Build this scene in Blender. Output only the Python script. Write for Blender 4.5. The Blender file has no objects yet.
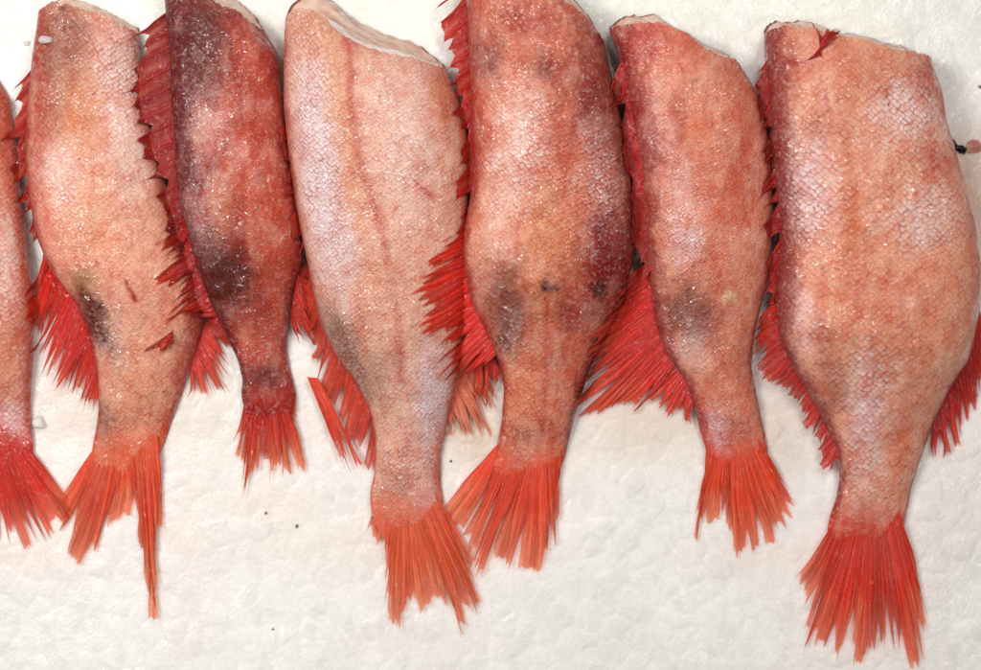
import bpy, math, random
import numpy as np

# ---------------------------------------------------------------- basics
MM = 0.001                      # one photo pixel is about one millimetre on the ice
CX, CY, CAMH = 490.5, 335.0, 1700.0
rng = np.random.RandomState(7)
scene = bpy.context.scene
C = scene.collection

def lin(c):
    c = np.asarray(c, float) / 255.0
    return np.where(c <= 0.04045, c / 12.92, ((c + 0.055) / 1.055) ** 2.4)

def W(px, py, z):               # photo pixel at height z (mm) -> mm on the table
    k = (CAMH - z) / CAMH
    return (px - CX) * k, -(py - CY) * k

def S(x, y, z):                 # table mm -> photo pixel
    k = CAMH / (CAMH - z)
    return x * k + CX, CY - y * k

# ---------------------------------------------------------------- noise
def _h(ix, iy, seed):
    n = (ix.astype(np.int64) * 374761393 + iy.astype(np.int64) * 668265263 + seed * 974634777) & 0xffffffff
    n = ((n ^ (n >> 13)) * 1274126177) & 0xffffffff
    return ((n ^ (n >> 16)) & 0xffff) / 65535.0

def vnoise(x, y, seed=0):
    x = np.asarray(x, float); y = np.asarray(y, float)
    ix = np.floor(x); iy = np.floor(y); fx = x - ix; fy = y - iy
    fx = fx * fx * (3 - 2 * fx); fy = fy * fy * (3 - 2 * fy)
    a = _h(ix, iy, seed); b = _h(ix + 1, iy, seed); c = _h(ix, iy + 1, seed); d = _h(ix + 1, iy + 1, seed)
    return (a + (b - a) * fx) * (1 - fy) + (c + (d - c) * fx) * fy

def fbm(x, y, seed=0, o=4):
    s = 0; a = 0.5; t = 0
    for i in range(o):
        s = s + a * vnoise(x, y, seed + i * 17); t += a
        x = x * 2.03 + 11.3; y = y * 2.03 + 5.7; a *= 0.5
    return s / t

def worley(x, y, seed=0):
    ix = np.floor(x); iy = np.floor(y)
    f1 = np.full(x.shape, 9.0); f2 = np.full(x.shape, 9.0); cid = np.zeros(x.shape)
    for dx in (-1, 0, 1):
        for dy in (-1, 0, 1):
            jx = ix + dx; jy = iy + dy
            d = np.hypot(jx + _h(jx, jy, seed) - x, jy + _h(jx, jy, seed + 5) - y)
            c = _h(jx, jy, seed + 9)
            m = d < f1
            f2 = np.where(m, f1, np.minimum(f2, d)); cid = np.where(m, c, cid); f1 = np.where(m, d, f1)
    return f1, f2, cid

def smooth1(a, n):
    if n < 1: return a
    k = np.hanning(2 * n + 3)[1:-1]; k /= k.sum()
    p = np.concatenate([2 * a[0] - a[n:0:-1], a, 2 * a[-1] - a[-2:-n - 2:-1]])
    return np.convolve(p, k, 'valid')

# ---------------------------------------------------------------- height field of what already lies there (mm)
HX0, HY0, HN, HM = -720, -520, 1440, 1040
hxx, hyy = np.meshgrid(np.arange(HN) + HX0, np.arange(HM) + HY0)

def ice_height(x, y):
    wx = x + 5 * (fbm(x / 16, y / 16, 91) - .5); wy = y + 5 * (fbm(x / 16, y / 16, 95) - .5)
    f1, f2, c = worley(wx / 26, wy / 26, 3)
    big = (np.clip(1 - f1, 0, 1) * 3.4 + (c - .5) * 3.0) * np.clip((f2 - f1) * 5, 0, 1) ** .6
    g1, g2, c2 = worley(wx / 8.5 + 7, wy / 8.5, 13)
    mid = (np.clip(1 - g1, 0, 1) * 1.3 + (c2 - .5) * 1.1) * np.clip((g2 - g1) * 4, 0, 1) ** .6
    return big * .30 + mid * .17 + 9 * (fbm(x / 130, y / 130, 21, 3) - .5) + .25 * (fbm(x / 4, y / 4, 33, 2) - .5) - 2.4

HF = ice_height(hxx.astype(float), hyy.astype(float))

def blur(a, n):
    if n < 1: return a
    k = np.hanning(2 * n + 3)[1:-1]; k /= k.sum()
    for ax in (0, 1):
        pad = [(0, 0), (0, 0)]; pad[ax] = (n, n)
        p = np.pad(a, pad, mode='edge'); o = np.zeros_like(a)
        for i, w in enumerate(k):
            o += w * (p[i:i + a.shape[0], :] if ax == 0 else p[:, i:i + a.shape[1]])
        a = o
    return a

def sample(H, x, y):
    fx = np.clip(x - HX0, 0, HN - 2.001); fy = np.clip(y - HY0, 0, HM - 2.001)
    ix = fx.astype(int); iy = fy.astype(int); fx = fx - ix; fy = fy - iy
    return (H[iy, ix] * (1 - fx) + H[iy, ix + 1] * fx) * (1 - fy) + (H[iy + 1, ix] * (1 - fx) + H[iy + 1, ix + 1] * fx) * fy

def stamp(x, y, z):
    ix = np.clip(np.round(x - HX0).astype(int), 1, HN - 2); iy = np.clip(np.round(y - HY0).astype(int), 1, HM - 2)
    for dx in (-1, 0, 1):
        for dy in (-1, 0, 1):
            np.maximum.at(HF, (iy + dy, ix + dx), z)

# ---------------------------------------------------------------- mesh making
def mesh_obj(name, verts, quads, mat, parent=None, paint=None, fx=None, smm=None, loc=None, tris=None):
    me = bpy.data.meshes.new(name)
    v = np.asarray(verts, float) * MM
    if loc is not None: v = v - np.asarray(loc)
    quads = np.asarray(quads, np.int32)
    nt = 0 if tris is None else len(tris)
    me.vertices.add(len(v)); me.vertices.foreach_set('co', v.astype(np.float32).ravel())
    me.loops.add(quads.size + nt * 3); me.polygons.add(len(quads) + nt)
    li = quads.ravel()
    if nt: li = np.concatenate([li, np.asarray(tris, np.int32).ravel()])
    me.loops.foreach_set('vertex_index', li.astype(np.int32))
    ls = np.concatenate([np.arange(len(quads)) * 4, len(quads) * 4 + np.arange(nt) * 3]).astype(np.int32)
    me.polygons.foreach_set('loop_start', ls)
    me.polygons.foreach_set('use_smooth', np.ones(len(ls), bool))
    me.update(calc_edges=True); me.validate()
    def attr(n, t, a, f):
        at = me.attributes.new(n, t, 'POINT'); at.data.foreach_set(f, np.asarray(a, np.float32).ravel())
    if paint is not None:
        if paint.shape[1] == 3: paint = np.concatenate([paint, np.ones((len(paint), 1))], 1)
        attr('paint', 'FLOAT_COLOR', paint, 'color')
    if fx is not None: attr('fx', 'FLOAT_VECTOR', fx, 'vector')
    if smm is not None: attr('smm', 'FLOAT_VECTOR', smm, 'vector')
    me.materials.append(mat)
    o = bpy.data.objects.new(name, me); C.objects.link(o)
    if parent is not None: o.parent = parent
    return o

def gridquads(n, m, wrap=False):
    i, j = np.meshgrid(np.arange(n - 1), np.arange(m if wrap else m - 1), indexing='ij')
    j2 = (j + 1) % m
    return np.stack([i * m + j, i * m + j2, (i + 1) * m + j2, (i + 1) * m + j], -1).reshape(-1, 4)

# ---------------------------------------------------------------- materials
def new_mat(name):
    m = bpy.data.materials.new(name); m.use_nodes = True
    nt = m.node_tree; nt.nodes.clear()
    return m, nt

class NB:
    def __init__(s, nt): s.nt = nt
    def n(s, t, **kw):
        x = s.nt.nodes.new(t)
        for k, v in kw.items(): setattr(x, k, v)
        return x
    def put(s, sock, v):
        if hasattr(v, 'is_output'): s.nt.links.new(v, sock)
        elif v is not None: sock.default_value = v
    def math(s, op, a, b=None, c=None, clamp=False):
        x = s.n('ShaderNodeMath', operation=op, use_clamp=clamp)
        for i, v in enumerate((a, b, c)):
            if v is not None: s.put(x.inputs[i], v)
        return x.outputs[0]
    def vmath(s, op, a, b=None):
        x = s.n('ShaderNodeVectorMath', operation=op); s.put(x.inputs[0], a)
        if b is not None: s.put(x.inputs[1], b)
        return x.outputs[0]
    def mix(s, f, a, b, bt='MIX'):
        x = s.n('ShaderNodeMix', data_type='RGBA', blend_type=bt)
        s.put(x.inputs[0], f); s.put(x.inputs[6], a); s.put(x.inputs[7], b)
        return x.outputs[2]
    def noise(s, vec, scale, det=3, rough=.55, dim='3D'):
        x = s.n('ShaderNodeTexNoise', noise_dimensions=dim); s.put(x.inputs['Vector'], vec)
        x.inputs['Scale'].default_value = scale; x.inputs['Detail'].default_value = det; x.inputs['Roughness'].default_value = rough
        return x.outputs['Fac']
    def ramp(s, f, lo, hi, a=0.0, b=1.0):
        x = s.n('ShaderNodeMapRange', clamp=True); s.put(x.inputs[0], f)
        for i, v in enumerate((lo, hi, a, b)): s.put(x.inputs[i + 1], v)
        return x.outputs[0]
    def bump(s, h, dist, strength=1.0, normal=None):
        x = s.n('ShaderNodeBump'); s.put(x.inputs['Height'], h); x.inputs['Distance'].default_value = dist
        s.put(x.inputs['Strength'], strength)
        if normal is not None: s.put(x.inputs['Normal'], normal)
        return x.outputs[0]
    def attr(s, name):
        return s.n('ShaderNodeAttribute', attribute_name=name)

def c4(c): return tuple(lin(c)) + (1.0,)

def skin_material():
    m, nt = new_mat('fish_skin'); b = NB(nt)
    paint = b.attr('paint'); fx = b.attr('fx'); smm = b.attr('smm')
    sep = b.n('ShaderNodeSeparateXYZ'); b.put(sep.inputs[0], fx.outputs['Vector'])
    dark, silver_highlight, relief = sep.outputs
    oc = b.n('ShaderNodeTexCoord').outputs['Object']
    P = smm.outputs['Vector']                      # scale lattice, one unit per scale
    wob = b.n('ShaderNodeTexNoise', noise_dimensions='3D'); b.put(wob.inputs['Vector'], P)
    wob.inputs['Scale'].default_value = .35; wob.inputs['Detail'].default_value = 2
    wv = b.vmath('SCALE', b.vmath('SUBTRACT', wob.outputs['Color'], (.5, .5, .5))); wv.node.inputs[3].default_value = 1.1
    Pw = b.vmath('ADD', P, wv)
    rot = b.n('ShaderNodeVectorRotate', rotation_type='Z_AXIS'); b.put(rot.inputs['Vector'], Pw); rot.inputs['Angle'].default_value = math.radians(45)
    vor = b.n('ShaderNodeTexVoronoi', voronoi_dimensions='2D', feature='F1'); b.put(vor.inputs['Vector'], rot.outputs[0])
    vor.inputs['Scale'].default_value = 1.0; vor.inputs['Randomness'].default_value = .52
    dist = vor.outputs['Distance']
    cell = vor.outputs['Color']
    dl = b.vmath('SUBTRACT', rot.outputs[0], vor.outputs['Position'])
    back = b.n('ShaderNodeVectorRotate', rotation_type='Z_AXIS'); b.put(back.inputs['Vector'], dl); back.inputs['Angle'].default_value = math.radians(-45)
    s2 = b.n('ShaderNodeSeparateXYZ'); b.put(s2.inputs[0], back.outputs[0])
    along = s2.outputs[1]                           # + towards the tail inside one scale
    dome = b.math('SUBTRACT', 1.0, b.math('MULTIPLY', b.math('MULTIPLY', dist, dist), 1.9))
    tilt = b.math('MULTIPLY', along, .75)
    height = b.math('ADD', dome, tilt)
    # --- colour
    n1 = b.noise(oc, 60, 5, .62); n2 = b.noise(oc, 240, 4, .65); n3 = b.noise(oc, 700, 3, .6)
    stre = b.n('ShaderNodeMapping'); b.put(stre.inputs[0], P); stre.inputs['Scale'].default_value = (.55, .13, 1)
    n4 = b.noise(stre.outputs[0], 1.0, 4, .65)
    col = paint.outputs['Color']
    redder = b.mix(1.0, col, (.93, .58, .50, 1), 'MULTIPLY')
    col = b.mix(b.ramp(n1, .45, .62, 0, .62), col, redder)
    paler = b.mix(.55, col, c4((240, 212, 198)))
    col = b.mix(b.ramp(n2, .53, .70, 0, .6), col, paler)
    col = b.mix(b.ramp(n4, .52, .64, 0, .45), col, b.mix(1.0, col, (.90, .50, .40, 1), 'MULTIPLY'))
    fine = b.ramp(n3, .32, .68, .78, 1.16)
    vv = b.n('ShaderNodeCombineXYZ'); [b.put(vv.inputs[i], fine) for i in range(3)]
    col = b.mix(1.0, col, vv.outputs[0], 'MULTIPLY')
    # scale pockets: red edges, pale hearts with flank highlights painted into the colour
    edge = b.ramp(b.math('SUBTRACT', dist, b.math('MULTIPLY', along, .35)), .34, .62)
    brk = b.ramp(b.noise(oc, 90, 3, .6), .36, .6)
    col = b.mix(b.math('MULTIPLY', b.math('MULTIPLY', edge, relief), b.math('MULTIPLY_ADD', brk, .5, .08)), col, b.mix(1.0, col, (.72, .34, .27, 1), 'MULTIPLY'))
    sc = b.n('ShaderNodeSeparateColor'); b.put(sc.inputs[0], cell)
    heart = b.math('MULTIPLY', b.math('SUBTRACT', 1.0, edge), b.math('MULTIPLY_ADD', sc.outputs[0], .7, .3))
    sil_highlight = b.math('MULTIPLY', b.math('MULTIPLY', heart, silver_highlight), b.math('MULTIPLY_ADD', brk, .8, .2))
    col = b.mix(sil_highlight, col, c4((240, 226, 228)))
    # melanin grain
    mel = b.ramp(b.math('ADD', b.math('ADD', b.math('MULTIPLY', n3, .45), b.math('MULTIPLY', n2, .45)), b.math('MULTIPLY', sc.outputs[1], .14)), .42, .58)
    mel = b.math('MULTIPLY', b.math('MULTIPLY_ADD', mel, .9, .2), dark, clamp=True)
    col = b.mix(mel, col, c4((86, 24, 13)))
    # stray pin-prick specks
    vs = b.n('ShaderNodeTexVoronoi', feature='F1'); b.put(vs.inputs['Vector'], oc); vs.inputs['Scale'].default_value = 95
    spk = b.math('MULTIPLY', b.math('LESS_THAN', vs.outputs['Distance'], .13), b.math('GREATER_THAN', b.noise(oc, 18, 2), .66))
    col = b.mix(b.math('MULTIPLY', spk, .65), col, c4((120, 34, 26)))
    # --- relief
    h = b.math('MULTIPLY', height, relief)
    bn = b.bump(b.math('MULTIPLY', h, b.ramp(n1, .35, .65, .25, 1.0)), .0008, 1.0)
    bn = b.bump(n2, .0012, .75, bn)
    bn = b.bump(n3, .0004, .8, bn)
    slime = b.bump(b.noise(oc, 115, 2, .4), .0066, 1.0, b.bump(h, .0006, 1.0))
    p = b.n('ShaderNodeBsdfPrincipled')
    b.put(p.inputs['Base Color'], col); b.put(p.inputs['Normal'], bn)
    b.put(p.inputs['Roughness'], b.ramp(n2, .3, .7, .22, .42))
    p.inputs['Specular IOR Level'].default_value = .14
    p.inputs['Subsurface Weight'].default_value = .12; p.inputs['Subsurface Radius'].default_value = (1.0, .35, .2); p.inputs['Subsurface Scale'].default_value = .004
    p.inputs['Coat IOR'].default_value = 1.52; b.put(p.inputs['Coat Weight'], b.ramp(b.noise(oc, 35, 3), .44, .56, .08, 1.0)); p.inputs['Coat Roughness'].default_value = .065; b.put(p.inputs['Coat Normal'], slime)
    out = b.n('ShaderNodeOutputMaterial'); nt.links.new(p.outputs[0], out.inputs[0])
    return m

def fin_material():
    m, nt = new_mat('fin_membrane'); b = NB(nt)
    paint = b.attr('paint'); fx = b.attr('fx'); smm = b.attr('smm')
    oc = b.n('ShaderNodeTexCoord').outputs['Object']
    n1 = b.noise(oc, 110, 4, .6); n2 = b.noise(oc, 520, 3, .6)
    st = b.n('ShaderNodeMapping'); b.put(st.inputs[0], smm.outputs['Vector']); st.inputs['Scale'].default_value = (4.0, .5, 1)
    n3 = b.noise(st.outputs[0], 1.3, 4, .6)
    col = paint.outputs['Color']
    col = b.mix(b.ramp(n1, .4, .68, 0, .45), col, b.mix(1.0, col, (.90, .62, .54, 1), 'MULTIPLY'))
    col = b.mix(b.ramp(n3, .48, .66, 0, .6), col, b.mix(1.0, col, (.86, .56, .48, 1), 'MULTIPLY'))
    col = b.mix(b.ramp(n2, .52, .75, 0, .4), col, b.mix(.5, col, c4((246, 170, 130))))
    bn = b.bump(n3, .0011, .85)
    bn = b.bump(n2, .0007, .8, bn)
    slime = b.bump(b.noise(oc, 190, 1, .4), .0085, 1.0, b.bump(n3, .0006, .9))
    p = b.n('ShaderNodeBsdfPrincipled')
    b.put(p.inputs['Base Color'], col); b.put(p.inputs['Normal'], bn)
    p.inputs['Roughness'].default_value = .42; p.inputs['Specular IOR Level'].default_value = .12
    p.inputs['Coat Weight'].default_value = 1.0; p.inputs['Coat IOR'].default_value = 1.65; p.inputs['Coat Roughness'].default_value = .045; b.put(p.inputs['Coat Normal'], slime)
    tl = b.n('ShaderNodeBsdfTranslucent'); b.put(tl.inputs[0], col); b.put(tl.inputs['Normal'], bn)
    sep = b.n('ShaderNodeSeparateXYZ'); b.put(sep.inputs[0], fx.outputs['Vector'])
    mx = b.n('ShaderNodeMixShader'); b.put(mx.inputs[0], b.math('MULTIPLY', sep.outputs[1], .25)); nt.links.new(p.outputs[0], mx.inputs[1]); nt.links.new(tl.outputs[0], mx.inputs[2])
    tr = b.n('ShaderNodeBsdfTransparent'); b.put(tr.inputs[0], b.mix(.6, col, (1, 1, 1, 1)))
    m2 = b.n('ShaderNodeMixShader'); b.put(m2.inputs[0], sep.outputs[0]); nt.links.new(mx.outputs[0], m2.inputs[1]); nt.links.new(tr.outputs[0], m2.inputs[2])
    out = b.n('ShaderNodeOutputMaterial'); nt.links.new(m2.outputs[0], out.inputs[0])
    return m

def flesh_material():
    m, nt = new_mat('cut_flesh'); b = NB(nt)
    paint = b.attr('paint'); oc = b.n('ShaderNodeTexCoord').outputs['Object']
    n1 = b.noise(oc, 120, 4, .6); n2 = b.noise(oc, 500, 3, .6)
    col = paint.outputs['Color']
    col = b.mix(b.ramp(n1, .42, .7, 0, .5), col, b.mix(1.0, col, (.86, .66, .56, 1), 'MULTIPLY'))
    bn = b.bump(n2, .0007, .7, b.bump(n1, .002, .7))
    p = b.n('ShaderNodeBsdfPrincipled'); b.put(p.inputs['Base Color'], col); b.put(p.inputs['Normal'], bn)
    p.inputs['Roughness'].default_value = .3; p.inputs['Subsurface Weight'].default_value = .3
    p.inputs['Subsurface Radius'].default_value = (1, .5, .35); p.inputs['Subsurface Scale'].default_value = .005
    out = b.n('ShaderNodeOutputMaterial'); nt.links.new(p.outputs[0], out.inputs[0])
    return m

def ice_material():
    m, nt = new_mat('crushed_ice'); b = NB(nt)
    paint = b.attr('paint'); oc = b.n('ShaderNodeTexCoord').outputs['Object']
    n1 = b.noise(oc, 24, 5, .6); n2 = b.noise(oc, 160, 4, .6)
    v = b.n('ShaderNodeTexVoronoi', feature='F1'); b.put(v.inputs['Vector'], b.vmath('ADD', oc, b.vmath('SCALE', b.n('ShaderNodeTexCoord').outputs['Object'])))
    v.inputs['Scale'].default_value = 150
    vc = b.n('ShaderNodeSeparateColor'); b.put(vc.inputs[0], v.outputs['Color'])
    col = paint.outputs['Color']
    col = b.mix(b.ramp(n1, .4, .7, 0, .35), col, b.mix(1.0, col, (.95, .935, .915, 1), 'MULTIPLY'))
    col = b.mix(b.math('MULTIPLY', vc.outputs[0], .45), col, b.mix(1.0, col, (.93, .925, .915, 1), 'MULTIPLY'))
    bn = b.bump(n2, .0005, .3, b.bump(v.outputs['Distance'], .0015, .25))
    p = b.n('ShaderNodeBsdfPrincipled'); b.put(p.inputs['Base Color'], col); b.put(p.inputs['Normal'], bn)
    b.put(p.inputs['Roughness'], b.ramp(vc.outputs[1], 0, 1, .2, .55)); p.inputs['Specular IOR Level'].default_value = .4
    p.inputs['Subsurface Weight'].default_value = .75; p.inputs['Subsurface Radius'].default_value = (1, .98, .95); p.inputs['Subsurface Scale'].default_value = .010
    out = b.n('ShaderNodeOutputMaterial'); nt.links.new(p.outputs[0], out.inputs[0])
    return m

def plain(name, col, rough=.4, coat=0, bumpy=0.0, trans=0.0):
    m, nt = new_mat(name); b = NB(nt)
    oc = b.n('ShaderNodeTexCoord').outputs['Object']; n1 = b.noise(oc, 260, 4, .6)
    cc = b.mix(b.ramp(n1, .35, .7), c4(col), b.mix(1.0, c4(col), (.6, .5, .45, 1), 'MULTIPLY')) if not trans else c4(col)
    p = b.n('ShaderNodeBsdfPrincipled'); b.put(p.inputs['Base Color'], cc); p.inputs['Roughness'].default_value = rough
    p.inputs['Coat Weight'].default_value = coat; p.inputs['Coat Roughness'].default_value = .1
    p.inputs['Transmission Weight'].default_value = trans; p.inputs['IOR'].default_value = 1.31
    if bumpy: b.put(p.inputs['Normal'], b.bump(n1, bumpy, .8))
    out = b.n('ShaderNodeOutputMaterial'); nt.links.new(p.outputs[0], out.inputs[0])
    return m

SKIN, FIN, FLESH, ICE = skin_material(), fin_material(), flesh_material(), ice_material()
SPINE = plain('fin_spine', (196, 52, 44), .32, .8, .0004)
CRYSTAL = plain('clear_ice', (250, 248, 244), .12, 0, .001, .55)
BLACK = plain('black_membrane', (16, 13, 12), .4, .3, .001)
PINK = plain('pink_flesh_scrap', (205, 140, 118), .35, .6, .001)
CRUMB = plain('dark_crumb', (138, 118, 92), .6, 0, .0008)

# ---------------------------------------------------------------- the ice bed
def blob(px, py, x, y, rx, ry, rot=0, p=2.0):
    a = math.radians(rot); dx = px - x; dy = py - y
    u = (dx * math.cos(a) + dy * math.sin(a)) / rx; v = (-dx * math.sin(a) + dy * math.cos(a)) / ry
    return np.exp(-(u * u + v * v) ** (p / 2))

def build_ice():
    step = 2.0
    far = np.array([12, 30, 60, 110, 190, 320, 520, 820, 1300, 2000])
    xs = np.arange(-640, 641, step); xs = np.concatenate([xs[0] - far[::-1], xs, xs[-1] + far])
    ys = np.arange(-470, 471, step); ys = np.concatenate([ys[0] - far[::-1], ys, ys[-1] + far])
    x, y = np.meshgrid(xs, ys)
    z = ice_height(x, y)
    px, py = S(x, y, 0.0)
    qx = px + 26 * (fbm(px / 40, py / 40, 61) - .5); qy = py + 26 * (fbm(px / 40, py / 40, 67) - .5)
    col = np.ones(x.shape + (3,)) * lin((246, 243, 240))
    f1, f2, cid = worley((x + 6 * (fbm(x / 14, y / 14, 191) - .5)) / 19, (y + 6 * (fbm(x / 14, y / 14, 195) - .5)) / 19, 203)
    g1, g2, cid2 = worley(x / 7.0, y / 7.0, 207)
    col *= (1 - .085 * cid * np.clip((f2 - f1) * 4, 0, 1) - .022 * cid2 * np.clip((g2 - g1) * 3, 0, 1))[..., None]
    def tint(c, a):
        col[:] = col + (lin(c) - col) * np.clip(a, 0, 1)[..., None]
    tint((236, 236, 228), 0.9 * np.clip(1 - (qy + 40) / 190, 0, 1))
    for (bx, by, rx, ry, c, s) in [(70, 395, 42, 50, (222, 205, 192), .7), (205, 415, 45, 45, (228, 214, 200), .6), (335, 400, 40, 60, (232, 216, 204), .6),
            (472, 425, 40, 50, (216, 192, 170), .85), (640, 425, 80, 40, (226, 210, 194), .8), (775, 430, 35, 55, (222, 204, 190), .75),
            (965, 200, 26, 62, (226, 186, 160), .9), (950, 480, 50, 60, (232, 220, 212), .5), (300, 545, 120, 30, (238, 226, 216), .4),
            (590, 620, 70, 40, (232, 230, 226), .5), (20, 560, 60, 25, (238, 216, 206), .5), (190, 560, 26, 90, (240, 226, 220), .5), (80, 470, 120, 60, (244, 224, 216), .5), (420, 540, 90, 40, (244, 224, 214), .5), (860, 560, 90, 60, (244, 226, 218), .5), (540, 480, 60, 60, (244, 228, 220), .4),
            (430, 640, 70, 22, (240, 222, 212), .35), (860, 660, 90, 25, (240, 222, 214), .3), (745, 565, 60, 20, (240, 222, 212), .4), (268, 500, 50, 16, (244, 222, 208), .5)]:
        tint(c, s * blob(qx, qy, bx, by, rx, ry))
    o = mesh_obj('ice', np.stack([x, y, z], -1).reshape(-1, 3), gridquads(len(ys), len(xs)), ICE, paint=col.reshape(-1, 3))
    o['kind'] = 'structure'
    return o
build_ice()

# ---------------------------------------------------------------- fish
def interp_edge(pts, y, sm):
    pts = np.array(pts, float)
    return smooth1(np.interp(y, pts[:, 1], pts[:, 0]), sm)

def paint_field(px, py, base, marks, seed, mott=.6):
    qx = px + 16 * (fbm(px / 22, py / 22, seed) - .5) + 7 * (fbm(px / 6, py / 6, seed + 3) - .5)
    qy = py + 22 * (fbm(px / 22, py / 22, seed + 7) - .5) + 9 * (fbm(px / 6, py / 6, seed + 9) - .5)
    col = np.ones(px.shape + (3,)) * lin(base)
    dark = np.zeros(px.shape); silver_highlight = np.ones(px.shape) * .05; relief = np.ones(px.shape) * .55
    brk = .62 * fbm(px / 8, py / 12, seed + 81, 4) + .38 * vnoise(px / 2.2, py / 2.6, seed + 85) - .5
    def rough(k):
        return np.clip(k + 1.5 * brk * np.sqrt(np.clip(k * (1.25 - k), 0, 1)), 0, 1)
    mo = fbm(px / 12 + 3, py / 30, seed + 101, 5); mp = fbm(px / 15 + 9, py / 26, seed + 107, 5)
    sm = lambda v, a, b: np.clip((v - a) / (b - a), 0, 1)
    for mk in marks:
        k = mk[0]
        if k == 'b':                       # blotch of colour, painted flank sheen included: x y rx ry rot rgb strength
            _, x, y, rx, ry, rot, c, s = mk
            a = np.clip(s * rough(blob(qx, qy, x, y, rx, ry, rot, 2.6)), 0, 1); col = col + (lin(c) - col) * a[..., None]
        elif k == 'd': dark = dark + 1.25 * mk[6] * rough(blob(qx, qy, *mk[1:6], 2.6))
        elif k == 's': silver_highlight = silver_highlight + mk[6] * rough(blob(qx, qy, *mk[1:6]))  # pale scale colour, also carries highlight sheen painted onto the flanks
        elif k == 'r': relief = relief + mk[6] * blob(qx, qy, *mk[1:6])
        elif k == 'l':                     # line along a polyline: pts width rgb strength
            _, pts, w, c, s = mk
            pts = np.array(pts, float); dmin = np.full(px.shape, 1e9)
            gx = px + .35 * (qx - px); gy = py
            for a0, b0 in zip(pts[:-1], pts[1:]):
                ab = b0 - a0; t = np.clip(((gx - a0[0]) * ab[0] + (gy - a0[1]) * ab[1]) / (ab @ ab), 0, 1)
                dmin = np.minimum(dmin, np.hypot(gx - a0[0] - t * ab[0], gy - a0[1] - t * ab[1]))
            a = s * rough(np.exp(-(dmin / w) ** 2)) * (.55 + .9 * fbm(px / 7, py / 7, seed + 31)); col = col + (lin(c) - col) * np.clip(a, 0, 1)[..., None]
    g = mott * (.6 + .8 * brk)
    col = col + (col * np.array([.80, .36, .28]) - col) * (np.clip(g, 0, 1) * sm(mo, .52, .64))[..., None]
    col = col + (lin((240, 206, 192)) - col) * (np.clip(g, 0, 1) * .6 * sm(mp, .54, .66))[..., None]
    fine = fbm(px / 4 + 1, py / 7, seed + 111, 4)
    col = col + (col * np.array([.78, .34, .27]) - col) * (np.clip(g, 0, 1) * .9 * sm(fine, .58, .68))[..., None]
    col = col ** 1.10
    return col, np.clip(dark, 0, 1), np.clip(silver_highlight, 0, 1), np.clip(relief, 0, 1.3)

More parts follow.
